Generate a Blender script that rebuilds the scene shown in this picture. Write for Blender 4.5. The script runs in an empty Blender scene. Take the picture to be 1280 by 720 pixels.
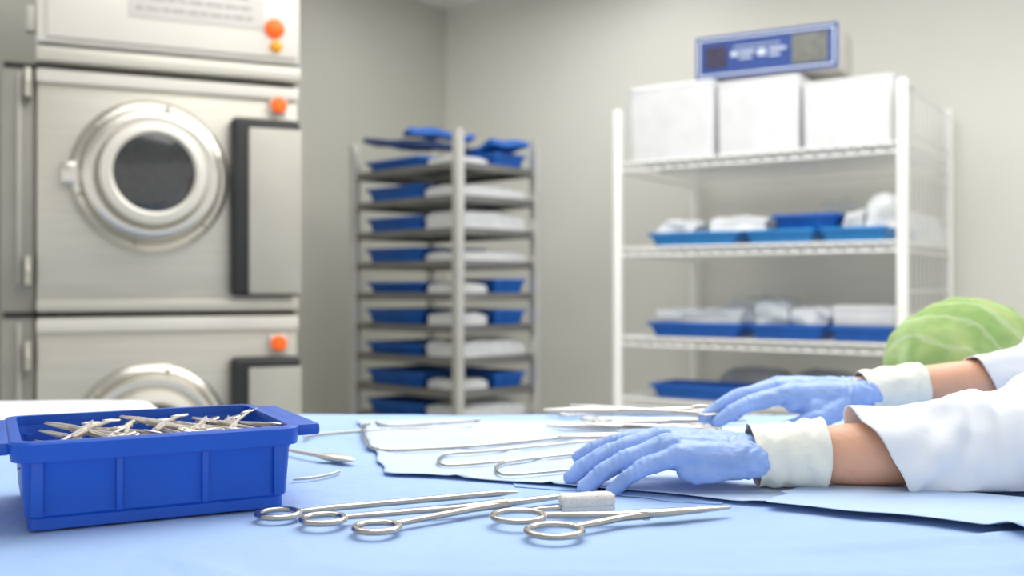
import bpy, bmesh, math, random
from mathutils import Vector, Matrix, noise
random.seed(7)
C = bpy.context.scene
COL = C.collection
F = 1270.0; CZ = 1.12; TZ = 0.90
PI = math.pi
def R(a): return math.radians(a)

# ---------------- materials ----------------
def mat(name, col, rough=.5, metal=0., var=.06, vscale=8., bump=0., bscale=40., alpha=1., sss=0., emit=0., col2=None, coat=0., trans=0., stretch=None, dist=.004):
    m = bpy.data.materials.new(name); m.use_nodes = True
    nt = m.node_tree; n = nt.nodes; l = nt.links
    b = n['Principled BSDF']
    b.inputs['Roughness'].default_value = rough
    b.inputs['Metallic'].default_value = metal
    b.inputs['Alpha'].default_value = alpha
    b.inputs['Coat Weight'].default_value = coat
    b.inputs['Transmission Weight'].default_value = trans
    if sss:
        b.inputs['Subsurface Weight'].default_value = sss
        b.inputs['Subsurface Scale'].default_value = .01
    tc = n.new('ShaderNodeTexCoord'); mp = n.new('ShaderNodeMapping')
    l.new(tc.outputs['Object'], mp.inputs['Vector'])
    if stretch: mp.inputs['Scale'].default_value = stretch
    nz = n.new('ShaderNodeTexNoise'); nz.inputs['Scale'].default_value = vscale; nz.inputs['Detail'].default_value = 3
    l.new(mp.outputs['Vector'], nz.inputs['Vector'])
    cr = n.new('ShaderNodeValToRGB')
    c2 = col2 if col2 else tuple(max(0, c*(1-var*2)) for c in col)
    c1 = col if col2 else tuple(min(1, c*(1+var*.5)) for c in col)
    cr.color_ramp.elements[0].position = .3; cr.color_ramp.elements[1].position = .7
    cr.color_ramp.elements[0].color = (*c2, 1); cr.color_ramp.elements[1].color = (*c1, 1)
    l.new(nz.outputs['Fac'], cr.inputs['Fac']); l.new(cr.outputs['Color'], b.inputs['Base Color'])
    if emit:
        l.new(cr.outputs['Color'], b.inputs['Emission Color']); b.inputs['Emission Strength'].default_value = emit
    if bump:
        n2 = n.new('ShaderNodeTexNoise'); n2.inputs['Scale'].default_value = bscale; n2.inputs['Detail'].default_value = 4
        l.new(mp.outputs['Vector'], n2.inputs['Vector'])
        bp = n.new('ShaderNodeBump'); bp.inputs['Strength'].default_value = bump; bp.inputs['Distance'].default_value = dist
        l.new(n2.outputs['Fac'], bp.inputs['Height']); l.new(bp.outputs['Normal'], b.inputs['Normal'])
    return m
def srgb(r, g, b):
    f = lambda c: (c/255/12.92) if c/255 <= .04045 else ((c/255+.055)/1.055)**2.4
    return (f(r), f(g), f(b))
M = {}
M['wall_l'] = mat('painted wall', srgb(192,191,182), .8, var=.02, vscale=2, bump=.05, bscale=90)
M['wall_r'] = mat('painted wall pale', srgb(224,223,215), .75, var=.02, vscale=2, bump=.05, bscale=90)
M['ceil'] = mat('ceiling paint', srgb(240,240,236), .9, var=.02)
M['floor'] = mat('vinyl floor', srgb(204,205,200), .35, var=.06, vscale=20)
M['steel'] = mat('brushed steel', srgb(203,199,187), .40, .6, var=.05, vscale=3, stretch=(1,1,30))
M['steel_light'] = mat('light steel', srgb(222,218,208), .45, .4, var=.03, vscale=3)
M['steel_ring'] = mat('polished ring steel', srgb(214,210,200), .22, .88, var=.03)
M['gap'] = mat('dark seal', srgb(48,46,44), .6, var=.1)
M['black'] = mat('black plastic', srgb(34,34,36), .45, var=.1)
M['glass_dark'] = mat('dark porthole glass', srgb(50,51,52), .12, 0, var=.2, vscale=60, coat=.6)
M['panel_grey'] = mat('grey panel', srgb(180,177,167), .45, .4, var=.03)
M['column_grey'] = mat('darker grey column', srgb(160,157,148), .45, .4, var=.03)
M['orange'] = mat('orange lamp plastic', srgb(250,105,20), .35, emit=.25, var=.04)
M['yellow'] = mat('amber lamp plastic', srgb(240,165,40), .35, emit=.15, var=.04)
M['print'] = mat('pale grey print', srgb(182,178,174), .5, var=.08, vscale=60)
M['print_pale'] = mat('pale print', srgb(200,210,228), .5, var=.05, vscale=60)
M['print_bg'] = mat('pale label', srgb(214,210,204), .5, var=.03)
M['white'] = mat('white powder coat', srgb(236,235,231), .4, var=.02)
M['postmetal'] = mat('chrome post', srgb(208,207,202), .32, .5, var=.05)
M['shelfdark'] = mat('grey steel shelf', srgb(130,129,126), .42, .5, var=.1)
M['whiteplastic'] = mat('white plastic bin', srgb(220,221,222), .5, var=.04, vscale=14)
M['blue'] = mat('blue plastic', srgb(10,86,196), .38, var=.05, vscale=14, bump=.04, bscale=200)
M['blue_tray'] = mat('blue tray plastic', srgb(20,98,190), .42, var=.08)
M['blue_light'] = mat('bright blue tray plastic', srgb(46,136,206), .4, var=.06)
M['navy'] = mat('navy plastic', srgb(36,58,104), .5, var=.1)
M['print_blue'] = mat('printed blue card', srgb(34,68,140), .5, var=.08, vscale=30)
M['screen'] = mat('grey screen', srgb(112,114,108), .35, var=.15, vscale=30)
M['dark_print'] = mat('dark violet print', srgb(52,46,78), .5, var=.2, vscale=40)
M['paper'] = mat('white wrap paper', srgb(228,230,231), .7, var=.05, vscale=25, bump=.5, bscale=30)
M['clear'] = mat('clear pouch film', srgb(232,238,242), .25, var=.03, alpha=.4, bump=.5, bscale=25)
M['greywrap'] = mat('grey wrap', srgb(186,188,188), .6, var=.1, bump=.4)
M['cloth'] = mat('blue drape fabric', srgb(165,195,238), .75, var=.04, vscale=5, bump=.45, bscale=12, dist=.018)
M['sheet'] = mat('pale blue wrap sheet', srgb(198,217,243), .75, var=.03, vscale=6, bump=.5, bscale=12, dist=.018)
M['sheet_blue'] = mat('blue wrap sheet', srgb(152,187,236), .75, var=.04, vscale=6, bump=.1, bscale=200)
M['sheet_white'] = mat('paler blue folded sheet', srgb(184,208,242), .75, var=.02, vscale=6, bump=.2, bscale=16, dist=.01)
M['towel'] = mat('white towel cotton', srgb(232,232,234), .9, var=.03, bump=.5, bscale=150)
M['inst'] = mat('instrument steel', srgb(206,202,197), .22, 1., var=.06, vscale=30)
M['inst_pale'] = mat('pale instrument steel', srgb(230,222,214), .32, .7, var=.08, vscale=30)
M['bristle'] = mat('white bristles', srgb(236,236,232), .9, var=.05, vscale=400, bump=.8, bscale=700, dist=.002, sss=.2)
M['glove'] = mat('blue nitrile glove', srgb(154,184,240), .42, var=.09, vscale=20, bump=.7, bscale=60, sss=.12, dist=.004)
M['cuff'] = mat('cream latex cuff', srgb(238,237,226), .55, var=.03, vscale=20, bump=.5, bscale=70)
M['skin'] = mat('skin', srgb(230,176,146), .5, var=.06, vscale=20, bump=.2, bscale=150, sss=.2)
M['coat'] = mat('white coat cotton', srgb(234,237,243), .85, var=.015, bump=.2, bscale=24, dist=.01)
M['hair'] = mat('dark hair', srgb(60,42,32), .6, var=.2, vscale=60)
M['legmetal'] = mat('table steel', srgb(180,180,178), .35, .8)
def gauze_mat():
    m = mat('green gauze', srgb(110,170,70), .9, sss=.3, bump=.2, bscale=90, alpha=.60)
    nt = m.node_tree; n = nt.nodes; l = nt.links
    b = n['Principled BSDF']
    tc = n.new('ShaderNodeTexCoord')
    w = n.new('ShaderNodeTexNoise'); w.inputs['Scale'].default_value = 7; w.inputs['Detail'].default_value = 5; w.inputs['Distortion'].default_value = 1.5
    l.new(tc.outputs['Object'], w.inputs['Vector'])
    cr = n.new('ShaderNodeValToRGB')
    cr.color_ramp.elements[0].position = .34; cr.color_ramp.elements[0].color = (*srgb(142,186,92), 1)
    cr.color_ramp.elements[1].position = .68; cr.color_ramp.elements[1].color = (*srgb(196,216,136), 1)
    l.new(w.outputs['Fac'], cr.inputs['Fac'])
    wv = n.new('ShaderNodeTexWave'); wv.inputs['Scale'].default_value = 9; wv.inputs['Distortion'].default_value = 6; wv.inputs['Detail'].default_value = 3; wv.bands_direction = 'DIAGONAL'
    l.new(tc.outputs['Object'], wv.inputs['Vector'])
    c2 = n.new('ShaderNodeValToRGB'); c2.color_ramp.elements[0].color = (0,0,0,1); c2.color_ramp.elements[0].position = .82; c2.color_ramp.elements[1].color = (.38,.38,.38,1)
    l.new(wv.outputs['Fac'], c2.inputs['Fac'])
    mx = n.new('ShaderNodeMix'); mx.data_type = 'RGBA'
    l.new(c2.outputs['Color'], mx.inputs[0]); l.new(cr.outputs['Color'], mx.inputs[6]); mx.inputs[7].default_value = (*srgb(232,240,210),1)
    l.new(mx.outputs[2], b.inputs['Base Color'])
    return m
M['green'] = gauze_mat()

# ---------------- helpers ----------------
def link(name, bm, m, parent=None, smooth=True, kind=None):
    me = bpy.data.meshes.new(name)
    bmesh.ops.recalc_face_normals(bm, faces=bm.faces[:])
    bm.to_mesh(me); bm.free()
    me.materials.append(m)
    if smooth:
        for p in me.polygons: p.use_smooth = True
        try: me.set_sharp_from_angle(angle=R(38))
        except Exception: pass
    o = bpy.data.objects.new(name, me); COL.objects.link(o)
    if parent: o.parent = parent
    if kind: o['kind'] = kind
    return o
def thing(name, label, cat, loc=(0,0,0), rz=0, group=None):
    o = bpy.data.objects.new(name, None); COL.objects.link(o)
    o.empty_display_size = .05
    o.location = loc; o.rotation_euler = (0,0,rz)
    o['label'] = label; o['category'] = cat
    if group: o['group'] = group
    return o
def tag(o, label, cat, group=None):
    o['label'] = label; o['category'] = cat
    if group: o['group'] = group
    return o
def dup(root, label=None, group=None):
    r = root.copy(); COL.objects.link(r)
    if label: r['label'] = label
    if group: r['group'] = group
    for ch in list(root.children):
        c = ch.copy(); COL.objects.link(c); c.parent = r
        for g in list(ch.children):
            d = g.copy(); COL.objects.link(d); d.parent = c
    return r
def NB(): return bmesh.new()
def box(bm, a, b, bev=0., seg=2):
    r = bmesh.ops.create_cube(bm, size=1)
    vs = r['verts']
    for v in vs:
        v.co = Vector(((a[i]+b[i])/2 + v.co[i]*abs(b[i]-a[i]) for i in range(3)))
    if bev:
        es = list({e for v in vs for e in v.link_edges})
        bmesh.ops.bevel(bm, geom=es, offset=bev, segments=seg, profile=.6, affect='EDGES')
def tube(bm, pts, rad, seg=10, flat=1., closed=False, caps=True, up=None):
    pts = [Vector(p) for p in pts]; n = len(pts)
    if not hasattr(rad, '__len__'): rad = [rad]*n
    rings = []
    ref = Vector(up) if up else Vector((0,0,1))
    for i, p in enumerate(pts):
        if closed: t = pts[(i+1)%n]-pts[i-1]
        else: t = pts[min(i+1,n-1)]-pts[max(i-1,0)]
        t.normalize()
        s = t.cross(ref)
        if s.length < 1e-4: s = t.cross(Vector((1,0,0)))
        s.normalize(); w = s.cross(t).normalized()
        rings.append([bm.verts.new(p + s*math.cos(2*PI*k/seg)*rad[i] + w*math.sin(2*PI*k/seg)*rad[i]*flat) for k in range(seg)])
    m = n if closed else n-1
    for i in range(m):
        A, B = rings[i], rings[(i+1)%n]
        for k in range(seg):
            bm.faces.new((A[k], A[(k+1)%seg], B[(k+1)%seg], B[k]))
    if caps and not closed:
        bm.faces.new(rings[0][::-1]); bm.faces.new(rings[-1])
    return rings
def lathe(bm, prof, org=(0,0,0), axis=(0,0,1), seg=48):
    ax = Vector(axis).normalized(); q = Vector((0,0,1)).rotation_difference(ax)
    rings = []
    for r, h in prof:
        if r < 1e-6: rings.append([bm.verts.new(Vector(org)+q@Vector((0,0,h)))])
        else: rings.append([bm.verts.new(Vector(org)+q@Vector((r*math.cos(2*PI*k/seg), r*math.sin(2*PI*k/seg), h))) for k in range(seg)])
    for A, B in zip(rings, rings[1:]):
        for k in range(seg):
            if len(A) == 1 and len(B) == 1: continue
            if len(A) == 1: bm.faces.new((A[0], B[k], B[(k+1)%seg]))
            elif len(B) == 1: bm.faces.new((A[k], A[(k+1)%seg], B[0]))
            else: bm.faces.new((A[k], A[(k+1)%seg], B[(k+1)%seg], B[k]))
def rloop(bm, hx, hy, r, z, n=5, cx=0, cy=0):
    vs = []
    r = min(r, hx*.98, hy*.98)
    for q, (sx, sy) in enumerate(((1,1),(-1,1),(-1,-1),(1,-1))):
        for k in range(n+1):
            a = q*PI/2 + k/n*PI/2
            vs.append(bm.verts.new((cx+sx*(hx-r)+r*math.cos(a), cy+sy*(hy-r)+r*math.sin(a), z)))
    return vs
def loft(bm, loops, cap0=True, cap1=True, close=False):
    for A, B in zip(loops, loops[1:]):
        n = len(A)
        for k in range(n): bm.faces.new((A[k], A[(k+1)%n], B[(k+1)%n], B[k]))
    if close:
        A, B = loops[-1], loops[0]; n = len(A)
        for k in range(n): bm.faces.new((A[k], A[(k+1)%n], B[(k+1)%n], B[k]))
        return
    if cap0: bm.faces.new(loops[0][::-1])
    if cap1: bm.faces.new(loops[-1])
def T(px, py, z=0.):                         # point on the table plane + z
    Y = F*(CZ-TZ-z)/(py-360); return Vector(((px-640)/F*Y, Y, TZ+z))
def at(px, py, Y): return Vector(((px-640)/F*Y, Y, CZ-(py-360)/F*Y))
def along(px, o, d):                         # distance along a plan line seen in column px
    k = (px-640)/F; return (k*o[1]-o[0])/(d[0]-k*d[1])
ORD = ['top','second','third','fourth','fifth','sixth','seventh','eighth','ninth','tenth','eleventh']

# ---------------- room ----------------
cor = Vector((-.40, 6.15)); dr = Vector((.824,-.567)).normalized()
dl = Vector((-.567,-.824)).normalized()
def wall(name, a, d, L, H, m, sgn):
    nrm = Vector((-d.y, d.x))*sgn*.1
    b = a + d*L
    bm = NB()
    q = [a, b, b+nrm, a+nrm]
    lo = [bm.verts.new((p.x,p.y,0)) for p in q]; hi = [bm.verts.new((p.x,p.y,H)) for p in q]
    loft(bm, [lo, hi]); link(name, bm, m, kind='structure', smooth=False)
H = 2.80
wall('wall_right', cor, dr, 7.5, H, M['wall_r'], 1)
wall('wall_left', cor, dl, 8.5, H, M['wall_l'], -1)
def slab(name, z0, z1, m):
    bm = NB()
    a = cor; b = cor+dr*7.5; c = b+dl*8.5; d = cor+dl*8.5
    q = [a,b,c,d]
    loft(bm, [[bm.verts.new((p.x,p.y,z0)) for p in q], [bm.verts.new((p.x,p.y,z1)) for p in q]])
    link(name, bm, m, kind='structure', smooth=False)
slab('floor', -.08, 0, M['floor']); slab('ceiling', H, H+.08, M['ceil'])
for nm, d, s in (('baseboard_right', dr, -1), ('baseboard_left', dl, 1)):
    bm = NB(); nrm = Vector((-d.y,d.x))*s*.012
    q = [cor, cor+d*7.4, cor+d*7.4+nrm, cor+nrm]
    loft(bm, [[bm.verts.new((p.x,p.y,0)) for p in q], [bm.verts.new((p.x,p.y,.1)) for p in q]])
    link(nm, bm, M['panel_grey'], kind='structure', smooth=False)

# ---------------- washers ----------------
wo = (-1.452, 3.10); wd = Vector((.728,.33)).normalized(); wang = math.atan2(wd.y, wd.x)
def wf(px, py):
    s = along(px, wo, wd); return s, CZ-(py-360)/F*(wo[1]+wd.y*s)
def washer(name, label, z0, z1, cz, feet, ind=.255, btop=.205):
    t = thing(name, label, 'washer', (wo[0], wo[1], z0), wang)
    h = z1-z0
    bm = NB(); box(bm, (0,.0,.0 if not feet else .08), (.80,.62,h-.012), .012)
    link('housing', bm, M['steel'], t)
    bm = NB(); box(bm, (-.10,.03,.0 if not feet else .08), (-.003,.60,h-.012), .008)
    link('side_column', bm, M['column_grey'], t)
    bm = NB(); box(bm, (-.055,.012,.09), (-.040,.0305,h-.03), .003); link('side_strip', bm, M['panel_grey'], t)
    bm = NB(); box(bm, (-.09,.02,h-.0115), (.795,.60,h-.0005)); link('seal', bm, M['gap'], t)
    bm = NB(); box(bm, (0,-.018,h-.060), (.80,.002,h-.018), .006); link('trim_rail', bm, M['steel_light'], t)
    if feet is False:
        bm = NB(); box(bm, (0,-.022,.004), (.80,.002,.040), .006); link('trim_rail', bm, M['steel'], t)
    sx, _ = wf(188, 222); c = cz-z0
    org = (sx, 0, c)
    bm = NB(); lathe(bm, [(.240,-.002),(.240,.022),(.228,.036),(.214,.040),(.205,.062),(.200,.072),(.178,.080),(.165,.076),(.160,.060),(.158,.0)], org, (0,-1,0), 64)
    d = link('door', bm, M['steel_ring'], t)
    bm = NB(); lathe(bm, [(.162,.040),(.161,.132),(.154,.148),(.130,.154),(.120,.148),(.118,.05)], org, (0,-1,0), 64)
    link('bezel', bm, M['steel_light'], d)
    bm = NB(); lathe(bm, [(.120,.05),(.119,.142),(.08,.148),(0,.152)], org, (0,-1,0), 48)
    link('porthole_glass', bm, M['glass_dark'], d)
    for k in range(6):
        a = 2*PI*k/6+.3
        bm = NB(); lathe(bm, [(.007,0),(.007,.005),(.004,.008),(0,.008)], (sx+.221*math.cos(a), -.038, c+.221*math.sin(a)), (0,-1,0), 10)
        link('bolt', bm, M['panel_grey'], d)
    bm = NB(); box(bm, (sx-.262,-.04,c-.035), (sx-.215,-.002,c+.035), .01); link('hinge', bm, M['steel_ring'], d)
    s0 = along(287, wo, wd); b0 = c-.40; b1 = c+btop
    b0 = max(b0, .05)
    bm = NB(); box(bm, (s0,-.055,b0), (.798,.003,b1), .02, 3); br = link('bracket', bm, M['black'], t)
    bm = NB(); box(bm, (s0+.052,-.064,b0+.008), (.80,-.05,b1-.034), .006); link('bracket_panel', bm, M['panel_grey'], br)
    ss, _ = wf(347,127)
    bm = NB(); box(bm, (ss-.03,-.012,c+ind-.03), (ss+.03,.002,c+ind+.03), .006); ib = link('indicator_plate', bm, M['steel_light'], t)
    bm = NB(); lathe(bm, [(.026,0),(.026,.018),(.018,.026),(0,.028)], (ss,-.01,c+ind), (0,-1,0), 24); link('indicator_lamp', bm, M['orange'], ib)
    for zz in (c+.27, c-.30):
        if zz < .05: continue
        bm = NB(); box(bm, (-.035,-.03,zz-.045), (-.012,.03,zz+.045), .006); la = link('latch', bm, M['panel_grey'], t)
        bm = NB(); tube(bm, [(-.023,-.033,zz+.04),(-.023,-.040,zz),(-.023,-.033,zz-.04)], .007, 8); link('latch_bar', bm, M['steel'], la)
    if feet:
        for fx in (.06,.74):
            for fy in (.06,.56):
                bm = NB(); lathe(bm, [(.03,0),(.03,.015),(.015,.02),(.015,.085)], (fx,fy,0), (0,0,1), 16); link('foot', bm, M['gap'], t)
    return t
zs = wf(45,78)[1]; zm = wf(200,390)[1]
cz1 = wf(195,222)[1]; cz2 = wf(200,546)[1]
washer('washer_disinfector', 'lower steel washer with round porthole door, standing on the floor', 0, zm, cz2, True, .292, .25)
washer('washer_disinfector', 'upper steel washer with round porthole door, stacked on the lower one', zm, zs, cz1, False)
t = thing('control_cabinet', 'steel control cabinet with orange lamps on top of the stacked washers', 'control panel', (wo[0],wo[1],zs), wang)
bm = NB(); box(bm, (0,-.03,.0), (.80,.60,.46), .01); link('housing', bm, M['steel_light'], t)
s1 = along(160, wo, wd); s2 = along(328, wo, wd)
bm = NB(); box(bm, (.03,-.042,.075), (.79,-.029,.45), .004); fp = link('front_panel', bm, M['steel_light'], t)
bm = NB(); box(bm, (.0,-.046,.0), (.80,-.028,.045), .005); link('bottom_rail', bm, M['steel'], t)
bm = NB(); box(bm, (.005,-.036,.048), (.795,-.028,.058)); link('seal', bm, M['gap'], t)
bm = NB(); box(bm, (s1,-.046,.16), (s2,-.041,.36), .002); lb = link('label_plate', bm, M['print_bg'], fp)
for r_ in range(5):
    bm = NB(); x = s1+.02; box(bm, (x,-.0468,.189+r_*.033), (s2-.03-random.uniform(0,.08),-.0458,.193+r_*.033))
    while x < s2-.05:
        w = random.uniform(.015,.05); box(bm, (x,-.0475,.185+r_*.033), (min(x+w,s2-.03),-.0455,.197+r_*.033)); x += w+.012
    link('print_line', bm, M['print'], lb)
for (px,py,r_,mm) in ((340,40,.026,'orange'),(342,62,.016,'yellow')):
    s,z = wf(px,py)
    bm = NB(); lathe(bm, [(r_*1.25,0),(r_*1.25,.006),(r_,.008),(r_,.018),(r_*.6,.024),(0,.025)], (s,-.042,z-zs), (0,-1,0), 24); link('indicator_lamp', bm, M[mm], t)
for zz in (.13,.33):
    bm = NB(); box(bm, (-.03,-.02,zz-.04), (-.001,.02,zz+.04), .006); link('latch', bm, M['panel_grey'], t)

# ---------------- tray builder ----------------
def tray_meshes(hx, hy, h, m, parent, wall_=.006, lip=.012):
    bm = NB(); tp = .88
    loft(bm, [rloop(bm,hx*tp,hy*tp,.015,0), rloop(bm,hx,hy,.02,h-.006), rloop(bm,hx-wall_*.5,hy-wall_*.5,.02,h-.006),
              rloop(bm,hx*tp-wall_,hy*tp-wall_,.013,.006)])
    link('basin', bm, m, parent)
    bm = NB()
    loft(bm, [rloop(bm,hx-.002,hy-.002,.02,h-.012), rloop(bm,hx+lip,hy+lip,.026,h-.012), rloop(bm,hx+lip,hy+lip,.026,h), rloop(bm,hx-.002,hy-.002,.02,h)], close=True)
    link('rim', bm, m, parent)

# ---------------- middle trolley rack ----------------
mo = Vector((-.222,4.20)); ang_b = math.atan2(.34,.329)
rk = thing('tray_trolley', 'tall narrow steel trolley rack packed with flat shelves of blue trays', 'rack', (mo.x,mo.y,0), ang_b)
LX, LY, RH = .47, .70, 1.78
for (x,y) in ((0,0),(LX,0),(0,LY),(LX,LY)):
    bm = NB(); box(bm, (x-.019,y-.019,.10), (x+.019,y+.019,RH), .004); link('post', bm, M['postmetal'], rk)
    bm = NB(); lathe(bm, [(0,-.012),(.035,-.012),(.042,0),(.035,.012),(0,.012)], (x,y,.045), (1,0,0), 20); box(bm, (x-.02,y-.02,.07),(x+.02,y+.02,.1)); link('castor', bm, M['gap'], rk)
SZ = [1.645-.137*i for i in range(11)]
for z in SZ:
    bm = NB(); box(bm, (.018,.018,z-.006), (LX-.018,LY-.018,z), .002)
    for (a,b) in (((-.008,.016,z-.030),(.008,LY-.016,z+.002)), ((LX-.008,.016,z-.030),(LX+.008,LY-.016,z+.002)), ((.016,-.008,z-.030),(LX-.016,.008,z+.002)), ((.016,LY-.008,z-.030),(LX-.016,LY+.008,z+.002))):
        box(bm, a, b, .002)
    link('shelf', bm, M['shelfdark'], rk)
Mx = Matrix.Translation((mo.x,mo.y,0)) @ Matrix.Rotation(ang_b,4,'Z')
def inrack(o, x, y, z, rz=0, Mb=None):
    Mb = Mb or Mx
    p = Mb @ Vector((x,y,z)); o.location = p
    o.rotation_euler = (0,0,(Mb.to_euler().z)+rz)
protoT = {}
def new_tray(kind, label, group):
    if kind not in protoT:
        hx, hy, h, m = {'small':(.093,.190,.062,'blue_tray'), 'square':(.093,.110,.060,'blue_tray'), 'flat':(.093,.190,.048,'blue_tray'), 'bright':(.19,.13,.055,'blue_light'), 'deep':(.19,.13,.058,'blue_tray')}[kind]
        t = thing('instrument_tray', label, 'tray', group=group); tray_meshes(hx,hy,h,M[m],t,lip=.01); protoT[kind] = t
        return t
    return dup(protoT[kind], label, group)
def pack(name, label, cat, sx, sy, sz, m, group=None, seed=0, amp=.006):
    bm = NB(); box(bm, (-sx/2,-sy/2,0), (sx/2,sy/2,sz))
    bmesh.ops.subdivide_edges(bm, edges=bm.edges[:], cuts=7, use_grid_fill=True)
    for v in bm.verts:
        p = v.co.copy(); e = (abs(p.x)/(sx/2))**4*.2+(abs(p.y)/(sy/2))**4*.2
        v.co.z = max(0, p.z*(1-e)+noise.noise(p*18+Vector((seed*3.1,0,0)))*amp*(p.z/sz))
        v.co.x += noise.noise(p*14+Vector((0,seed*2.7,5)))*amp; v.co.y += noise.noise(p*14+Vector((9,seed*2.7,5)))*amp
    o = link(name, bm, m); tag(o, label, cat, group); return o
rows = [ # kind of tray at the left, what fills the right
 ('flat', 'tray'), ('small', .055), ('small', .088), ('small', .045), ('flat', 'tray'),
 ('small', 'tray'), ('flat', .080), ('small', 'tray'), ('small', .080), ('small', 'tray'),
]
random.seed(3)
for i, (k, right) in enumerate(rows):
    z = SZ[i]+.003; nm = ORD[i]
    o = new_tray(k, f'blue instrument tray at the left end of the {nm} shelf of the narrow trolley', 'trays on the narrow trolley')
    inrack(o, .127, .470-random.uniform(0,.01), z)
    o = new_tray(k, f'blue instrument tray at the back of the {nm} shelf of the narrow trolley', 'trays on the narrow trolley')
    inrack(o, .345, .470, z)
    if right == 'tray':
        o = new_tray('square', f'blue instrument tray at the right front of the {nm} shelf of the narrow trolley', 'trays on the narrow trolley')
        inrack(o, .345, .140, z)
        o = pack('wrapped_pack', f'flat white wrapped pack by the corner post, {nm} shelf of the narrow trolley', 'pack', .17, .19, .034+.012*(i%3), M['paper'], 'white packs on the narrow trolley', seed=i+31)
        inrack(o, .125, .140, z)
    else:
        o = pack('wrapped_pack', f'wide white wrapped pack on the {nm} shelf of the narrow trolley', 'pack', .40, .21, right, M['paper'], 'white packs on the narrow trolley', seed=i)
        inrack(o, .242, .145, z, random.uniform(-.02,.02))
for j,(x,y,z,rz,sx,sy,tilt,mm,lab) in enumerate(((.10,.38,.092,.5,.14,.46,.09,'navy','dark navy folded instrument wrap lying across the top of the narrow trolley'),
                                   (.34,.12,.070,-.35,.18,.30,-.08,'blue_tray','bright blue folded wrap overhanging the right of the trolley top'),
                                   (.38,.46,.056,.1,.16,.24,.03,'navy','small navy folded wrap at the back of the trolley top'),
                                   (.16,.30,.135,1.1,.12,.30,.05,'blue_tray','bright blue folded wrap lying highest on the trolley top'))):
    bm = NB(); box(bm, (-sx/2,-sy/2,0), (sx/2,sy/2,.022)); bmesh.ops.subdivide_edges(bm, edges=bm.edges[:], cuts=6, use_grid_fill=True)
    for v in bm.verts: v.co.z += .018*noise.noise(v.co*16+Vector((j,0,0)))+.008
    o = link('folded_wrap', bm, M[mm]); tag(o, lab, 'wrap')
    inrack(o, x, y, SZ[0]+z, rz); o.rotation_euler.x = tilt

# ---------------- right wire rack ----------------
ro = Vector((.464,4.46)); rd = Vector((.824,-.567)).normalized(); rang = math.atan2(rd.y, rd.x)
WL, WD, WH = 1.20, .80, 1.90
wr = thing('wire_rack', 'wide white wire shelving rack holding bins and blue trays', 'rack', (ro.x,ro.y,0), rang)
for (x,y) in ((0,0),(WL,0),(0,WD),(WL,WD)):
    bm = NB(); lathe(bm, [(0,0),(.025,0),(.025,.02),(.022,.03),(.022,WH-.01),(.018,WH),(0,WH)], (x,y,0), (0,0,1), 20); link('post', bm, M['white'], wr)
WZ = [1.670,1.300,.912,.645,.25]
for z in WZ:
    bm = NB()
    for dz in (0,-.035):
        for (a,b) in (((0,0),(WL,0)),((0,WD),(WL,WD)),((0,0),(0,WD)),((WL,0),(WL,WD))):
            tube(bm, [(a[0],a[1],z+dz-.006),(b[0],b[1],z+dz-.006)], .006 if dz == 0 else .005, 6)
    n = 44
    for k in range(1,n):
        x = WL*k/n; tube(bm, [(x,0,z-.004),(x,WD,z-.004)], .0025, 4)
    for y in (.16,.32,.48,.64): tube(bm, [(0,y,z-.012),(WL,y,z-.012)], .005, 6)
    for k in range(0,n,2):
        x = WL*k/n; x2 = WL*(k+1)/n
        tube(bm, [(x,0,z-.006),(x2,0,z-.04)], .003, 4); tube(bm, [(x2,0,z-.04),(x2+WL/n,0,z-.006)], .003, 4)
    link('shelf', bm, M['white'], wr)
bm = NB()
for k in range(1,12): tube(bm, [(WL+.012,WD*k/12,.2),(WL+.012,WD*k/12,1.86)], .0025, 4)
for k in range(12): tube(bm, [(WL+.012,0,.2+k*.151),(WL+.012,WD,.2+k*.151)], .003, 4)
link('end_mesh', bm, M['white'], wr)
Wx = Matrix.Translation((ro.x,ro.y,0)) @ Matrix.Rotation(rang,4,'Z')
def rs(px): return along(px, ro, rd)
names = ['leftmost white square bin on top of the wire rack','middle white square bin on top of the wire rack, under the blue framed box','rightmost white square bin on top of the wire rack, beside the post']
for j,(a,b,h) in enumerate(((782,890,.322),(891,997,.300),(998,1116,.260))):
    s0, s1_ = rs(a), rs(b); hx = (s1_-s0)/2; hy = .17
    t = thing('storage_bin', names[j], 'bin', group='white bins on the wire rack')
    bm = NB(); loft(bm, [rloop(bm,hx*.95,hy*.97,.022,0), rloop(bm,hx*.985,hy*.99,.025,h*.95), rloop(bm,hx*.985-.004,hy*.98,.025,h*.95), rloop(bm,hx*.94,hy*.95,.02,.006)])
    link('bin_body', bm, M['whiteplastic'], t)
    bm = NB(); loft(bm, [rloop(bm,hx*1.0,hy*1.0,.028,h*.935), rloop(bm,hx*1.0,hy*1.0,.028,h*.98), rloop(bm,hx*.96,hy*.96,.025,h)]); link('lid', bm, M['whiteplastic'], t)
    inrack(t, (s0+s1_)/2, hy+.02, WZ[0]+.001, 0, Wx)
s0, s1_ = rs(868), rs(1046); wc = (s1_-s0)*.985; hc = .180
t = thing('printed_box', 'blue fronted printed box with grey window lying on the white bins', 'box')
inrack(t, s0-.015, .05, WZ[0]+.325, .10, Wx)
bm = NB(); box(bm, (0,0,0), (wc,.30,hc), .004); link('carton', bm, M['print_bg'], t)
bm = NB(); box(bm, (.0,-.004,.0), (wc,.001,hc)); pn = link('front_card', bm, M['print_blue'], t)
bm = NB()
for a,b in (((.012,-.008,.012),(wc-.012,-.003,.020)),((.012,-.008,hc-.020),(wc-.012,-.003,hc-.012)),((.012,-.008,.012),(.020,-.003,hc-.012)),((wc-.020,-.008,.012),(wc-.012,-.003,hc-.012))): box(bm, a, b, .001)
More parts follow.
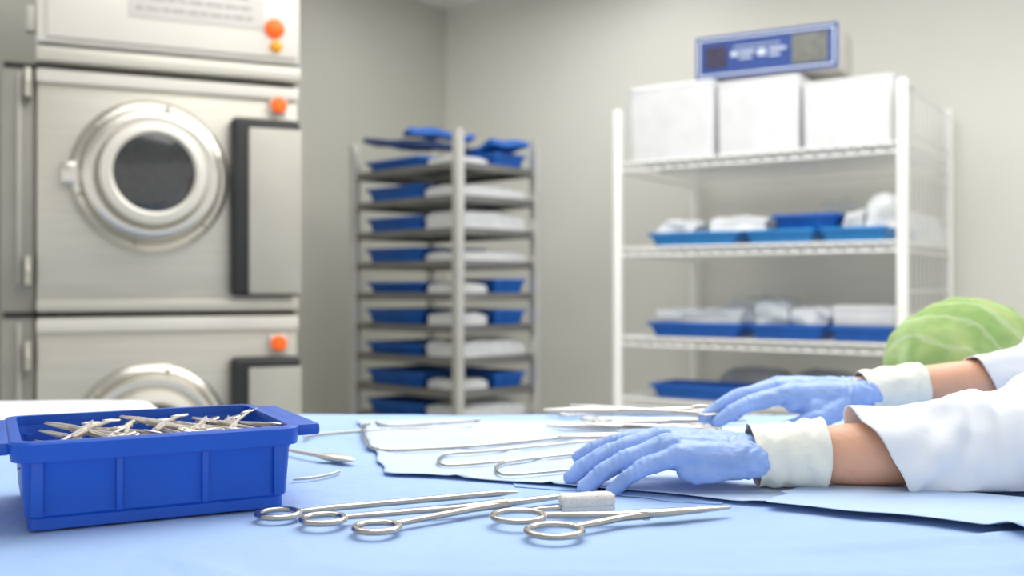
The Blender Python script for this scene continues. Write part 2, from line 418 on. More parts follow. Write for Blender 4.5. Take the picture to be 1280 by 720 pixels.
link('border', bm, M['print_pale'], pn)
bm = NB(); box(bm, (wc*.07,-.007,.045), (wc*.23,-.003,hc-.045)); link('dark_picture', bm, M['dark_print'], pn)
bm = NB(); box(bm, (wc*.69,-.008,.030), (wc*.93,-.003,hc-.03)); link('screen', bm, M['screen'], pn)
for k,(x,w_,z,hh) in enumerate(((.26,.05,.085,.022),(.32,.11,.095,.012),(.32,.09,.073,.010),(.45,.06,.078,.030),(.53,.12,.095,.012),(.53,.08,.073,.010),(.28,.33,.122,.005))):
    bm = NB(); box(bm, (wc*x,-.0075,z), (wc*(x+w_),-.0035,z+hh), .001); link('print_mark', bm, M['print_pale'], pn)
def shelf_tray(kind, px0, px1, y, z, label):
    o = new_tray(kind, label, 'trays on the wire rack'); s0, s1_ = rs(px0), rs(px1); w = (s1_-s0)
    inrack(o, (s0+s1_)/2, y, z, 0, Wx); o.scale = (w/.405, 1, 1); return o
g = .002
shelf_tray('bright', 802,920,.17,WZ[1]+g,'bright blue tray at the left end of the second shelf of the wire rack')
shelf_tray('bright', 924,1014,.17,WZ[1]+g,'bright blue tray in the middle of the second shelf of the wire rack')
shelf_tray('bright', 1018,1106,.17,WZ[1]+g,'bright blue tray at the right of the second shelf, beside the post')
shelf_tray('deep', 955,1042,.20,WZ[1]+.058,'darker blue tray stacked across two trays on the second shelf of the wire rack')
shelf_tray('deep', 880,955,.52,WZ[1]+g,'blue tray in the back row of the second shelf of the wire rack')
shelf_tray('deep', 801,924,.17,WZ[2]+g,'blue tray at the left end of the third shelf of the wire rack')
shelf_tray('deep', 928,1026,.17,WZ[2]+g,'blue tray in the middle of the third shelf of the wire rack')
shelf_tray('deep', 1030,1112,.17,WZ[2]+g,'blue tray at the right of the third shelf, under the white carton')
shelf_tray('deep', 804,923,.17,WZ[3]+g,'blue tray at the left end of the fourth shelf of the wire rack')
shelf_tray('deep', 935,1030,.17,WZ[3]+g,'blue tray in the middle of the fourth shelf of the wire rack')
def sp(name, label, cat, px0, px1, y, z, sy, sz, m, seed, rz=0, tilt=0):
    s0, s1_ = rs(px0), rs(px1)
    o = pack(name, label, cat, s1_-s0, sy, sz, M[m], None, seed, .022); inrack(o, (s0+s1_)/2, y, z, rz, Wx); o.rotation_euler.x = tilt; return o
sp('instrument_pouch','small white pouch lying in the left tray of the second shelf','pouch',816,860,.14,WZ[1]+.03,.16,.08,'paper',1)
sp('instrument_pouch','crumpled white pouch heaped between left and middle trays of the second shelf','pouch',878,950,.15,WZ[1]+.058,.18,.058,'paper',2,.1)
sp('instrument_pouch','tall crumpled white pouch leaning over the right tray of the second shelf','pouch',1074,1112,.16,WZ[1]+.060,.2,.12,'paper',3,.15,.1)
sp('instrument_pouch','flat white pouch beside the stacked dark blue tray on the second shelf','pouch',1047,1067,.16,WZ[1]+.058,.14,.07,'paper',7,.05,.1)
sp('instrument_pouch','white pouch in the right rear corner of the second shelf','pouch',1060,1122,.56,WZ[1]+g,.4,.13,'paper',4)
sp('instrument_pouch','clear film pouch standing at the back of the second shelf','pouch',968,1030,.58,WZ[1]+g,.2,.20,'clear',14)
sp('instrument_pouch','clear film pouch on the left tray of the third shelf','pouch',815,915,.16,WZ[2]+.061,.18,.06,'clear',5)
sp('instrument_pouch','clear film pouch heaped on the middle tray of the third shelf','pouch',933,972,.16,WZ[2]+.061,.18,.09,'clear',6,.1)
sp('instrument_pouch','greyish white pouch beside the white carton on the third shelf','pouch',978,1022,.20,WZ[2]+.061,.16,.07,'paper',8,-.1)
sp('instrument_pouch','clear film pouch standing at the back of the third shelf','pouch',850,950,.55,WZ[2]+g,.2,.17,'clear',15)
sp('instrument_pouch','white pouch in the right rear corner of the third shelf','pouch',1060,1122,.56,WZ[2]+g,.4,.10,'paper',16)
t = thing('carton', 'small white carton resting on the right tray of the third shelf', 'box')
s0, s1_ = rs(1034), rs(1110); inrack(t, s0, .08, WZ[2]+.061, 0, Wx)
bm = NB(); box(bm, (0,0,0), (s1_-s0,.2,.06), .003); link('carton_body', bm, M['whiteplastic'], t)
bm = NB(); box(bm, (-.003,-.003,.058), (s1_-s0+.003,.203,.078), .003); link('lid', bm, M['whiteplastic'], t)
for j,(px0,px1,y,lab) in enumerate(((855,930,.5,'grey wrapped bundle at the back left of the fourth shelf'),(950,1020,.5,'grey wrapped bundle at the back middle of the fourth shelf'),(1040,1105,.3,'grey wrapped bundle at the right of the fourth shelf'))):
    sp('wrapped_bundle',lab,'bundle',px0,px1,y,WZ[3]+g,.26,.11,'greywrap',10+j)

# ---------------- table and drape ----------------
TX0, TX1, TY0, TY1 = -1.25, .86, .48, 1.74
tb = thing('work_table', 'long steel work table hidden under the light blue drape', 'table', (0,0,0))
bm = NB(); box(bm, (TX0,TY0,TZ-.04), (TX1,TY1,TZ-.003), .004); link('tabletop', bm, M['legmetal'], tb)
for x in (TX0+.06,TX1-.06):
    for y in (TY0+.06,TY1-.06):
        bm = NB(); tube(bm, [(x,y,0),(x,y,TZ-.04)], .02, 16); link('leg', bm, M['legmetal'], tb)
creases = [((-.9,.70),(.5,.62),.005,.016),((.10,.84),(.86,.95),.006,.010),((.2,.78),(.86,.84),.006,.013),((-.5,1.40),(.2,1.60),.004,.02),((-.25,1.2),(-.1,1.55),.003,.012),((-.2,.80),(.45,.72),.006,.014),((.3,.70),(.6,1.0),.005,.010),((-.20,1.10),(.0,1.5),.003,.010),((-.3,.84),(-.1,.70),.004,.010),((-.5,1.55),(.3,1.68),.005,.018)]
def cz(x, y):
    z = TZ+.0015+.0016*noise.noise(Vector((x*7,y*7,0)))+.0013*noise.noise(Vector((x*3,y*14,3)))
    for (a,b,h,w) in creases:
        ax,ay = a; bx_,by = b; L = math.hypot(bx_-ax,by-ay); ux,uy = (bx_-ax)/L,(by-ay)/L
        tt = (x-ax)*ux+(y-ay)*uy; dd = -(x-ax)*uy+(y-ay)*ux+.015*math.sin(tt*9)
        if 0 < tt < L: z += h*math.exp(-(dd/w)**2)*math.sin(PI*tt/L)
    return z
bm = NB(); dp = .34; NX, NY = 260, 200
def um(s, a, b):
    if s < a: return a-.006, a-s
    if s > b: return b+.006, s-b
    return s, 0
grid = []
for j in range(NY+1):
    row = []
    for i in range(NX+1):
        x = TX0-dp+(TX1-TX0+2*dp)*i/NX; y = TY0-dp+(TY1-TY0+2*dp)*j/NY
        X, ox = um(x,TX0,TX1); Y, oy = um(y,TY0,TY1)
        d = max(ox,oy); z = cz(X,Y)+.001-d
        if d > 0:
            wv = .012*math.sin(x*22)*min(1,d*6) if oy >= ox else .012*math.sin(y*22)*min(1,d*6)
            if oy >= ox: Y += (wv+.012*min(1,d*6))*(1 if y > TY1 else -1)
            if ox >= oy: X += (wv+.012*min(1,d*6))*(1 if x > TX1 else -1)
        row.append(bm.verts.new((X,Y,z)))
    grid.append(row)
for j in range(NY):
    for i in range(NX): bm.faces.new((grid[j][i],grid[j][i+1],grid[j+1][i+1],grid[j+1][i]))
o = link('table_drape', bm, M['cloth']); tag(o, 'large light blue fabric drape covering the whole work table', 'drape')
def sheet(name, label, corners, dz, m, cat='sheet', wav=.002, irr=.012, wf_=10):
    NL, NR, FR, FL = [T(*c) for c in corners]
    bm = NB(); n = 110; n2 = 70; g = []
    for j in range(n2+1):
        r_ = []
        for i in range(n+1):
            u, v = i/n, j/n2
            p = (NL*(1-u)+NR*u)*(1-v)+(FL*(1-u)+FR*u)*v
            ey = (1-v)**2+v**2; ex = (1-u)**4+u**4
            p.y += irr*(noise.noise(Vector((u*5,v*1.5,dz*700)))+.5*math.sin(u*6))*ey
            p.x += irr*noise.noise(Vector((v*6,u*2,dz*300+4)))*ex
            z = cz(p.x,p.y)+dz+wav*(.5+.5*noise.noise(Vector((p.x*wf_,p.y*wf_,dz*900))))
            if wav > .002:
                z += .0022*max(0,noise.noise(Vector((p.x*5+p.y*9,p.y*3,2))))
                q = abs(noise.noise(Vector((p.x*6-p.y*4,p.y*7,8)))); z += .0022*math.exp(-(q/.05)**2)
            r_.append((p.x,p.y,z))
        g.append(r_)
    top = [[bm.verts.new(q) for q in r_] for r_ in g]
    for j in range(n2):
        for i in range(n): bm.faces.new((top[j][i],top[j][i+1],top[j+1][i+1],top[j+1][i]))
    o = link(name, bm, m); tag(o, label, cat)
    md = o.modifiers.new('thick','SOLIDIFY'); md.thickness = .0006; md.offset = 1
    return o
sheet('wrap_sheet','medium blue wrap sheet edge showing under the pale sheet near the fingertips', [(640,612),(900,634),(990,560),(640,560)], .0010, M['sheet_blue'], irr=.014, wav=.0012)
sheet('wrap_sheet','large pale blue wrap sheet spread under the thin retractors and both hands', [(480,599),(1040,640),(1130,536),(448,531)], .0035, M['sheet'], wav=.0026, irr=.014)
sheet('wrap_sheet','paler blue folded sheet strip running to the right below the near sleeve', [(960,640),(1420,690),(1400,640),(1000,618)], .0080, M['sheet_white'], irr=.010)

# ---------------- blue box of instruments ----------------
ub = Vector((.887,.461)); vb = Vector((-.461,.887)); bang = math.atan2(ub.y,ub.x); bc = Vector((-.366,1.035))-ub*.004
hx, hy, hh = .122,.102,.080
bx = thing('instrument_box', 'deep blue plastic box heaped with small steel clamps, left of the drape front', 'box', (bc.x,bc.y,TZ+.005), bang)
bm = NB(); loft(bm, [rloop(bm,hx-.008,hy-.007,.008,0), rloop(bm,hx-.008,hy-.007,.010,.010), rloop(bm,hx-.005,hy-.004,.010,.013), rloop(bm,hx-.002,hy-.002,.010,hh-.022), rloop(bm,hx,hy,.012,hh-.018), rloop(bm,hx,hy,.012,hh-.010), rloop(bm,hx-.004,hy-.004,.012,hh-.010), rloop(bm,hx-.013,hy-.011,.010,.006)])
link('basin', bm, M['blue'], bx)
bm = NB(); loft(bm, [rloop(bm,hx-.003,hy-.003,.012,hh-.018), rloop(bm,hx+.006,hy+.005,.018,hh-.018), rloop(bm,hx+.008,hy+.007,.020,hh-.002), rloop(bm,hx+.006,hy+.005,.018,hh), rloop(bm,hx-.003,hy-.003,.012,hh)], close=True)
link('rim', bm, M['blue'], bx)
for s in (-1,1):
    bm = NB(); x0 = s*(hx+.005); x1 = s*(hx+.031)
    box(bm, (min(x0,x1),-.088,hh-.013), (max(x0,x1),.088,hh-.001), .004); link('grip', bm, M['blue'], bx)
for s in (-1,1):
    y0 = s*(hy-.008); y1 = s*(hy+.0018)
    for (xa,xb) in ((-.112,-.102),(-.042,-.036),(.034,.040),(.102,.112)):
        bm = NB(); box(bm, (xa,min(y0,y1),.013), (xb,max(y0,y1),hh-.018), .0015); link('rib', bm, M['blue'], bx)

# ---------------- instruments ----------------
def arc(cx, cy, z, r, n=28): return [(cx+r*math.cos(2*PI*k/n), cy+r*math.sin(2*PI*k/n), z) for k in range(n)]
def clamp(name, label, cat, L, rings, Rr, tr=.0026, th=.0028, piv=.62, m='inst', group=None, jw=.0035, pr=.0036):
    t = thing(name, label, cat, group=group)
    for s,(rx,ry) in zip((1,-1), rings):
        z = tr+.0006+s*.0007
        bm = NB(); tube(bm, arc(rx,ry,z,Rr), tr, 10, .8, closed=True); link('finger_ring', bm, M[m], t)
        px_ = L*piv
        d = Vector((px_-rx, -ry)); d.normalize()
        st = Vector((rx,ry))+Vector((d.x*Rr*.9, d.y*Rr*.9))
        yb = ry*.30
        bm = NB(); tube(bm, [(st.x,st.y,z),(st.x+(px_-st.x)*.35,yb+ (st.y-yb)*.35,z),(st.x+(px_-st.x)*.7,ry*.12,z),(px_,0,z)], [th*.9,th,th,th*1.35], 10, .75); link('shank', bm, M[m], t)
        bm = NB(); tube(bm, [(px_,0,z),(px_+(L-px_)*.15,-s*jw*.5,z),(px_+(L-px_)*.6,-s*jw*.4,z),(L,-s*.0006,z)], [th*1.3,jw,jw*.8,jw*.28], 10, .7); link('jaw', bm, M[m], t)
    bm = NB(); lathe(bm, [(0,-.001),(pr,-.001),(pr,.0062*pr/.0036),(pr*.8,.007*pr/.0036),(0,.007*pr/.0036)], (L*piv,0,0), (0,0,1), 16); link('pivot_screw', bm, M[m], t)
    return t
def place(o, p, ang, tx=0, ty=0): o.location = p; o.rotation_euler = (tx,ty,ang)
o = clamp('needle_holder','long steel clamp with two finger rings lying left of the white brush','clamp', .262, [(-.0155,.0244),(.0155,-.0244)], .0190, tr=.0036, th=.0040, jw=.0046)
place(o, (-.145,.906,TZ+.0062), math.atan2(.134,.225))
o = clamp('scissors','steel scissors with large finger rings in front, blades pointing right','scissors', .198, [(-.0064,.0287),(.0064,-.0287)], .0235, tr=.0036, th=.0042, piv=.55, jw=.0058)
place(o, (.0213,.906,TZ+.0062), math.atan2(.064,.185))
t = thing('ring_probe','long steel rod with a single finger ring, nearest the blue box','probe')
bm = NB(); tube(bm, arc(0,0,.0036,.0188), .0036, 10, .8, closed=True); link('finger_ring', bm, M['inst'], t)
bm = NB(); tube(bm, [(.0175,.0,.0036),(.05,.002,.0038),(.14,.001,.0038),(.225,0,.0036),(.246,0,.0032)], [.0030,.0040,.0040,.0042,.0012], 10, .8); link('shank', bm, M['inst'], t)
place(t, (-.2177,.947,TZ+.0062), math.atan2(.0955,.2097))
t = thing('scrub_brush','short white bristled brush lying between the clamp and the scissors','brush')
bm = NB(); box(bm, (-.026,-.0095,.0), (.026,.0095,.006), .0025); link('brush_back', bm, M['whiteplastic'], t)
bm = NB(); box(bm, (-.0265,-.0102,.0045), (.0265,.0102,.0165), .005, 4); bmesh.ops.subdivide_edges(bm, edges=bm.edges[:], cuts=3, use_grid_fill=True)
for v in bm.verts: v.co += noise.noise_vector(v.co*260)*.0009
o2 = link('bristles', bm, M['bristle'], t)
bm = NB(); tube(bm, [(-.024,0,.0035),(-.045,0,.0035),(-.056,0,.003)], [.003,.0024,.0016], 8); link('handle', bm, M['inst'], t)
place(t, (.072,.975,TZ+.0065), .22)
def wire(label, pts, r=.0016, name='wire_retractor', cat='retractor', dz=.0105):
    P_ = [T(*q) for q in pts]; P_ = [Vector((q.x,q.y,q.z+dz)) for q in P_]
    out = []
    for i in range(len(P_)-1):
        a = P_[max(i-1,0)]; b = P_[i]; c = P_[i+1]; d = P_[min(i+2,len(P_)-1)]
        for k in range(8):
            t_ = k/8
            out.append(.5*((2*b)+(c-a)*t_+(2*a-5*b+4*c-d)*t_**2+(3*b-a-3*c+d)*t_**3))
    out.append(P_[-1])
    base = out[0].copy()
    t = thing(name, label, cat, base)
    cut = max(2, len(out)//2)
    bm = NB(); tube(bm, [q-base for q in out[:cut+1]], r, 8); link('hook', bm, M['inst'], t)
    bm = NB(); tube(bm, [q-base for q in out[cut:]], r, 8); link('rod', bm, M['inst'], t)
    return t
wire('thin steel retractor with upturned hook, leftmost on the pale sheet', [(462,538),(453,542),(456,556),(474,572),(560,570),(650,562),(735,553)], .0022)
wire('long thin steel hairpin loop in the middle of the pale sheet', [(752,573),(670,583),(580,592),(553,592),(548,586),(560,578),(600,575),(670,568),(748,560)], .0018)
wire('shorter thin steel hairpin loop nearest the fingertips', [(772,592),(700,600),(640,605),(622,602),(621,594),(636,588),(690,581),(770,573)], .0017)
wire('thin steel rod lying far back on the drape behind the blue box', [(380,556),(400,552),(480,546),(590,542)], .0024, dz=.010)
wire('thin steel rod with looped end at the back of the pale sheet', [(478,534),(470,537),(490,541),(540,538),(600,533)], .0020)
t = thing('steel_spatula','steel spatula with broad solid leaf-shaped end beside the blue box','spatula')
a = T(400,580); b = T(472,590)
bm = NB(); tube(bm, [(-.006,0,0),(.006,0,0),(.022,0,0),(.040,0,0),(.054,0,0),(.060,0,0)], [.003,.009,.0115,.0105,.006,.001], 16, .42); link('blade', bm, M['inst_pale'], t)
bm = NB(); tube(bm, [(.0,0,0),(-.03,.002,0),(-.075,.010,0)], [.003,.0026,.0022], 8); link('handle', bm, M['inst_pale'], t)
place(t, (a.x,a.y,TZ+.0105), math.atan2(b.y-a.y,b.x-a.x))
wire('short thin steel rod in front of the steel spatula', [(366,606),(390,604),(412,600),(424,596)], .0016, dz=.006)
random.seed(12)
p0 = clamp('small_clamp','small steel clamp in the pile filling the deep blue box','clamp', .140, [(-.003,.0095),(.003,-.0095)], .0082, .0018, .0026, .62, 'inst_pale', 'small clamps piled in the blue box', .0029, .0026)
Bx = Matrix.Translation((bc.x,bc.y,TZ)) @ Matrix.Rotation(bang,4,'Z')
N = 42
for k in range(N):
    o = p0 if k == 0 else dup(p0)
    lay = k/(N-1)
    side = -1 if k%4 == 0 else 1
    yaw = side*PI/2+(.40 if k%2 else -.28)+random.uniform(-.08,.08)
    cx = -.092+.184*((k*17)%N)/(N-1); cy = random.uniform(-.008,.008)
    z = .042+.034*min(1,lay*1.3)
    tip = random.uniform(-.05,.05)
    c_ = Bx @ Vector((cx,cy,z)); yw = yaw+bang
    start = c_ - Vector((math.cos(yw),math.sin(yw),0))*.066
    place(o, start, yw, random.uniform(-.3,.3), tip)
bm = NB()
loft(bm, [rloop(bm,.17,.10,.03,0,8), rloop(bm,.192,.118,.05,.012,8), rloop(bm,.194,.120,.05,.022,8), rloop(bm,.182,.108,.05,.034,8), rloop(bm,.15,.08,.05,.038,8)])
o = link('folded_towel', bm, M['towel']); tag(o, 'thin folded white towel on the drape behind the deep blue box', 'towel')
o.location = (-.74,1.50,TZ+.007); o.rotation_euler.z = .1

# ---------------- person ----------------
def cone(bm, p0_, r0, p1_, r1):
    p0_ = Vector(p0_); p1_ = Vector(p1_)
    tube(bm, [p0_,p1_], [r0,r1], 20)
    for p,r in ((p0_,r0),(p1_,r1)):
        bmesh.ops.create_icosphere(bm, subdivisions=3, radius=r, matrix=Matrix.Translation(p))
def organic(name, caps, voxel, sm, m, parent, ell=(), disp=0, fn=None):
    bm = NB()
    for c in caps: cone(bm, *c)
    for (p,sx,sy,sz) in ell:
        bmesh.ops.create_icosphere(bm, subdivisions=4, radius=1, matrix=Matrix.Translation(p)@Matrix.Diagonal((sx,sy,sz,1)))
    me = bpy.data.meshes.new('tmp'); bmesh.ops.recalc_face_normals(bm, faces=bm.faces[:]); bm.to_mesh(me); bm.free()
    o = bpy.data.objects.new('tmp', me); COL.objects.link(o)
    md = o.modifiers.new('r','REMESH'); md.mode = 'VOXEL'; md.voxel_size = voxel
    md = o.modifiers.new('s','SMOOTH'); md.factor = .5; md.iterations = sm
    dg = bpy.context.evaluated_depsgraph_get()
    me2 = bpy.data.meshes.new_from_object(o.evaluated_get(dg))
    bpy.data.objects.remove(o)
    for p in me2.polygons: p.use_smooth = True
    me2.name = name; me2.materials.clear(); me2.materials.append(m)
    if disp:
        nor = [v.normal.copy() for v in me2.vertices]
        for v, nn in zip(me2.vertices, nor):
            e = noise.noise(v.co*38)+.7*noise.noise(v.co*80)
            if fn: e += fn(v.co)
            v.co += nn*disp*e
    o = bpy.data.objects.new(name, me2); COL.objects.link(o); o.parent = parent
    return o
per = thing('person', 'person in white coat and blue gloves reaching over the drape from the right', 'person', (0,0,0))
def hand(wrist, u, v, sc, curls, thumb, parent, splay=(-.015,.0,.012,.045)):
    u = Vector(u).normalized(); v = Vector(v); v = (v-u*v.dot(u)).normalized()
    w = u.cross(v).normalized()
    if w.z < 0: w = -w
    W = Vector(wrist)
    def L(a,b,c): return W+(u*a+v*b+w*c)*sc
    mcp = [(.088,.030,.015),(.093,.0095,.0190),(.088,-.0120,.0170),(.079,-.032,.011)]
    seg = [(.044,.026,.021),(.049,.030,.022),(.045,.028,.022),(.035,.021,.019)]
    rr = [(.0118,.0104,.0096,.0078),(.0122,.0108,.0098,.0080),(.0118,.0104,.0094,.0077),(.0110,.0094,.0086,.0072)]
    caps = []; tips = []; joints = []
    wr_ = [(0,.017,0),(0,.006,.002),(0,-.006,.002),(0,-.017,0)]
    for k in range(4):
        m_ = mcp[k]
        caps.append((L(*wr_[k]), .0182*sc, L(m_[0],m_[1],m_[2]), .0128*sc))
        caps.append((L(wr_[k][0],wr_[k][1],-.003), .016*sc, L(m_[0]-.008,m_[1],m_[2]-.014), .0120*sc))
        if k < 3:
            a, b = mcp[k], mcp[k+1]
            caps.append((L(.02,(wr_[k][1]+wr_[k+1][1])/2,0),.0175*sc, L((a[0]+b[0])/2-.012,(a[1]+b[1])/2,(a[2]+b[2])/2-.002), .0122*sc))
        p = Vector(m_); q = p.copy(); joints.append(L(*p))
        for j in range(3):
            ang = curls[k][j]; sp_ = splay[k]
            dvec = Vector((math.cos(ang)*math.cos(sp_), math.cos(ang)*math.sin(sp_), math.sin(ang)))
            q = p+dvec*seg[k][j]
            caps.append((L(*p), rr[k][j]*sc, L(*q), rr[k][j+1]*sc)); p = q
            if j < 2: joints.append(L(*p))
        tips.append(L(*p))
    th = [Vector(a) for a in thumb]
    tr_ = [.0170,.0136,.0116,.0092]
    for j in range(3): caps.append((L(*th[j]), tr_[j]*sc, L(*th[j+1]), tr_[j+1]*sc))
    joints.append(L(*th[2]))
    caps.append((L(.012,.014,-.006),.016*sc, L(.055,.034,-.006),.0145*sc))
    caps.append((L(.010,-.018,-.004),.015*sc, L(.060,-.030,-.004),.0145*sc))
    for b_ in (-.013,-.004,.004,.013): caps.append((L(-.022,b_,0), .0165*sc, L(.0,b_,0), .0174*sc))
    def fn(co):
        a = (co-W).dot(u)/sc; b_ = (co-W).dot(v)/sc
        e = 0
        if a < .055: e += 1.0*math.sin(a*400+noise.noise(co*50)*6)*(1-a/.055 if a > 0 else 1)
        for jn in joints:                           # short glove folds across each knuckle
            dd = (co-jn).length
            if dd < .02: e += .65*math.sin(a*950+noise.noise(co*70)*2)*(1-dd/.02)
        e += .5*math.sin((a*.5+b_*1.)*190+noise.noise(co*30)*7)
        return e
    g_ = organic('glove', caps, .0013, 3, M['glove'], parent, disp=.0010, fn=fn)
    return g_, L, tips
d = R
nearW = at(941,569,1.085)
gl1, L1, tips1 = hand(nearW, (-1,.04,-.05), (.04,1,0.10), 1.05,
    [(d(-4),d(-14),d(-22)),(d(-14),d(-25),d(-34)),(d(-17),d(-29),d(-39)),(d(-17),d(-30),d(-40))],
    [(.02,.026,-.008),(.055,.052,-.008),(.088,.058,-.006),(.116,.050,-.004)], per, splay=(.015,.002,.016,.060))
farW = at(1062,491,1.42)
gl2, L2, tips2 = hand(farW, (-1,.03,-.12), (0,-1,-.10), 1.09,
    [(d(-8),d(-20),d(-28)),(d(-6),d(-20),d(-30)),(d(-11),d(-28),d(-38)),(d(-15),d(-32),d(-42))],
    [(.02,.026,-.008),(.056,.044,-.018),(.090,.040,-.028),(.118,.030,-.034)], per)
def sleeve(name, pts, rads, m, parent, seg=56, amp=.004, sc_=22, flat=1., zmin=None, slant=0., thick=.0015, ringn=5, wr=95):
    pts = [Vector(p) for p in pts]; P_ = []; Rr_ = []
    for i in range(len(pts)-1):
        for k in range(ringn*2):
            t_ = k/(ringn*2); P_.append(pts[i].lerp(pts[i+1], t_)); Rr_.append(rads[i]*(1-t_)+rads[i+1]*t_)
    P_.append(pts[-1]); Rr_.append(rads[-1])
    for _ in range(4):
        P_ = [P_[0]]+[(P_[i-1]+P_[i]*2+P_[i+1])/4 for i in range(1,len(P_)-1)]+[P_[-1]]
    bm = NB(); rings = tube(bm, P_, Rr_, seg, flat, caps=False)
    for i, rg in enumerate(rings):
        for v in rg:
            dv = (v.co-P_[i]); nn = dv.normalized()
            e = noise.noise(v.co*sc_)*amp+noise.noise(v.co*sc_*2.3+Vector((3,3,3)))*amp*.5+amp*.5*math.sin(v.co.x*wr+noise.noise(v.co*9)*9)
            v.co += nn*e
            if slant: v.co.x -= slant*dv.z*max(0,1-i/12)
            if zmin: v.co.z = max(v.co.z, zmin)
    o = link(name, bm, m, parent)
    md = o.modifiers.new('t','SOLIDIFY'); md.thickness = thick; md.offset = 0
    return o
nA = [at(937,570,1.085), at(985,568,1.085), at(1070,568,1.085), at(1180,562,1.09), Vector((.64,1.10,.985)), Vector((.90,1.14,1.23))]
fA = [at(1066,492,1.42), at(1118,484,1.425), at(1190,480,1.43), at(1262,474,1.44), Vector((.82,1.46,1.03)), Vector((.97,1.42,1.26))]
sleeve('cuff', [at(941,570,1.085), at(965,569,1.085), at(995,568,1.085), at(1027,568,1.085)], [.0325,.0335,.0352,.0385], M['cuff'], gl1, amp=.0022, sc_=55, zmin=TZ+.009, slant=.1, thick=.0005, wr=300)
sleeve('cuff', [at(1080,490,1.42), at(1100,486,1.421), at(1125,484,1.424), at(1150,482,1.427)], [.0285,.0295,.031,.033], M['cuff'], gl2, amp=.0022, sc_=55, slant=.1, thick=.0005, wr=300)
sh1, sh2 = nA[-1], fA[-1]
mid = (sh1+sh2)/2+Vector((.10,0,.02)); neck = mid+Vector((-.02,0,.13)); head = neck+Vector((-.03,0,.13)); pel = Vector((1.13,1.30,.62))
body = [(nA[0],.022,nA[1],.027),(nA[1],.027,nA[2],.034),(nA[2],.034,nA[3],.040),(nA[3],.040,nA[4],.044),(nA[4],.044,nA[5],.055),
        (fA[0],.022,fA[1],.025),(fA[1],.025,fA[2],.031),(fA[2],.031,fA[3],.034),(fA[3],.034,fA[4],.042),(fA[4],.042,fA[5],.055),
        (sh1,.055,mid,.075),(sh2,.055,mid,.075),(mid,.075,neck,.055),(neck,.055,head,.06),(mid-Vector((0,0,.08)),.12,pel,.13)]
organic('body', body, .005, 4, M['skin'], per, ell=[(head+Vector((0,0,.03)),.095,.076,.115),(head+Vector((-.098,0,.02)),.016,.012,.022),(head+Vector((0,.078,.02)),.014,.008,.03),(head+Vector((0,-.078,.02)),.014,.008,.03)])
organic('hair', [], .008, 3, M['hair'], per, ell=[(head+Vector((.018,0,.055)),.098,.084,.105)])
ct = organic('coat', [(sh1+Vector((.02,.01,-.01)),.075,mid-Vector((0,0,.06)),.12),(sh2+Vector((.02,-.01,-.01)),.075,mid-Vector((0,0,.06)),.12),(mid-Vector((0,0,.08)),.135,pel,.155),(pel+Vector((0,-.05,0)),.15,pel+Vector((.02,-.06,-.35)),.16),(pel+Vector((0,.05,0)),.15,pel+Vector((.02,.06,-.35)),.16)], .012, 3, M['coat'], per, disp=.006)
sleeve('sleeve', [at(1096,576,1.08), at(1138,575,1.085), at(1200,570,1.09), at(1290,556,1.10), nA[4]+Vector((.02,0,.01)), nA[5]], [.050,.054,.061,.068,.074,.078], M['coat'], ct, amp=.0075, sc_=16, zmin=TZ+.012, slant=.5, ringn=9)
sleeve('sleeve', [at(1224,478,1.43), at(1255,474,1.435), at(1300,472,1.44), fA[4]+Vector((.0,0,.02)), fA[5]], [.037,.041,.048,.062,.072], M['coat'], ct, amp=.004, sc_=16, slant=.3, ringn=9)
for s in (-1,1):
    hip = pel+Vector((0,s*.09,0)); kn = hip+Vector((.03,s*.02,-.33)); 
    bm = NB(); tube(bm, [hip,kn,(kn.x+.02,kn.y,.10)], [.08,.06,.045], 20); link('trousers', bm, M['navy'], per)
    bm = NB(); box(bm, (kn.x-.19,kn.y-.045,0), (kn.x+.08,kn.y+.045,.09), .03, 3); link('shoe', bm, M['black'], per)

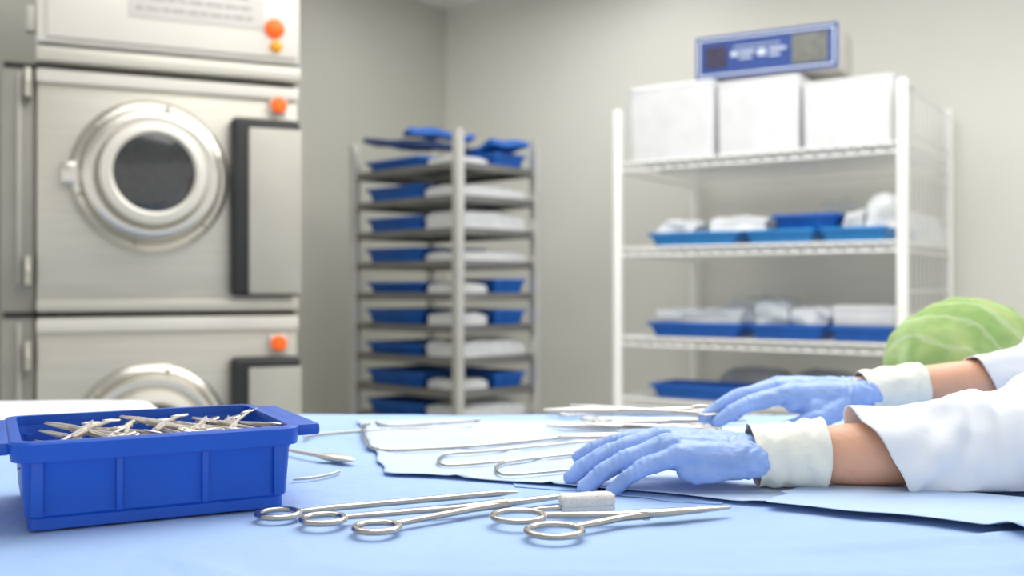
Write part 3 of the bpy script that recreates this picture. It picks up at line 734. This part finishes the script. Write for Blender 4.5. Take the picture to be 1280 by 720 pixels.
# ---------------- held instruments ----------------
held = [((880,516,1.43),(692,515,1.50),'steel clamp held by the far gloved hand, nearer of the two, tips pointing left'),
        ((905,524,1.45),(722,510,1.54),'steel clamp held by the far gloved hand, further of the two')]
pc = None
for (a,b,lab) in held:
    A = at(*a); B = at(*b); dv = B-A; 
    if pc is None:
        pc = clamp('surgical_clamp', lab, 'clamp', .235, [(-.008,.018),(.008,-.018)], .014, .0026, .0040, .5, group='clamps held in the far hand', jw=.0062); o = pc
    else: o = dup(pc, lab)
    o.location = A; o.rotation_euler = (random.uniform(-.3,.3), -math.atan2(dv.z, math.hypot(dv.x,dv.y)), math.atan2(dv.y,dv.x))
for (px,py,ang,lab) in ((880,545,PI-.05,'steel clamp lying flat on the pale sheet beneath the held clamps'),
                        (905,556,PI+.06,'steel clamp lying flat just behind the near gloved fingertips'),
                        (704,526,-.10,'steel clamp lying furthest back on the drape, finger rings at its left'),
                        (745,537,.02,'steel clamp on the pale sheet pointing right toward the far gloved hand')):
    o = dup(pc, lab, 'clamps lying by the hands'); p = T(px,py); place(o, (p.x,p.y,TZ+.0105), ang)

# ---------------- green bundle ----------------
bm = NB(); bmesh.ops.create_icosphere(bm, subdivisions=6, radius=1)
for v in bm.verts:
    p = v.co.copy()
    k = 1+.05*noise.noise(p*1.8)+.022*noise.noise(p*5)+.007*noise.noise(p*14)
    v.co = Vector((p.x*.122*k, p.y*.098*k, max(p.z*.108*k,-.090)))
o = link('gauze_bundle', bm, M['green']); tag(o, 'pale green see-through rounded gauze bundle with faint streaks behind the far forearm', 'bundle')
o.location = (.717,1.61,TZ+.097)

# ---------------- light ----------------
w = bpy.data.worlds.new('World'); C.world = w; w.use_nodes = True
w.node_tree.nodes['Background'].inputs['Color'].default_value = (1,1,1,1)
w.node_tree.nodes['Background'].inputs['Strength'].default_value = 1.06
def area(loc, size, e, col=(1,.99,.97)):  # unseen area light added under the ceiling to brighten the room and walls
    l = bpy.data.lights.new('ceiling_fill','AREA'); l.energy = e; l.size = size; l.color = col
    o = bpy.data.objects.new('ceiling_fill', l); COL.objects.link(o); o.location = loc; return o
area((.1,1.4,2.74), 1.4, 21)
area((1.1,2.6,2.74), 1.8, 44)
area((-.5,2.6,2.74), 1.8, 22)
area((.1,4.4,2.74), 1.4, 18)

cam = bpy.data.cameras.new('camera'); co = bpy.data.objects.new('camera', cam); COL.objects.link(co)
co.location = (0,0,CZ); co.rotation_euler = (PI/2,0,0)
cam.sensor_width = 36; cam.lens = 36*F/1280; cam.clip_start = .05
cam.dof.use_dof = True; cam.dof.focus_distance = 1.02; cam.dof.aperture_fstop = 3.8
C.camera = co
C.view_settings.view_transform = 'Standard'
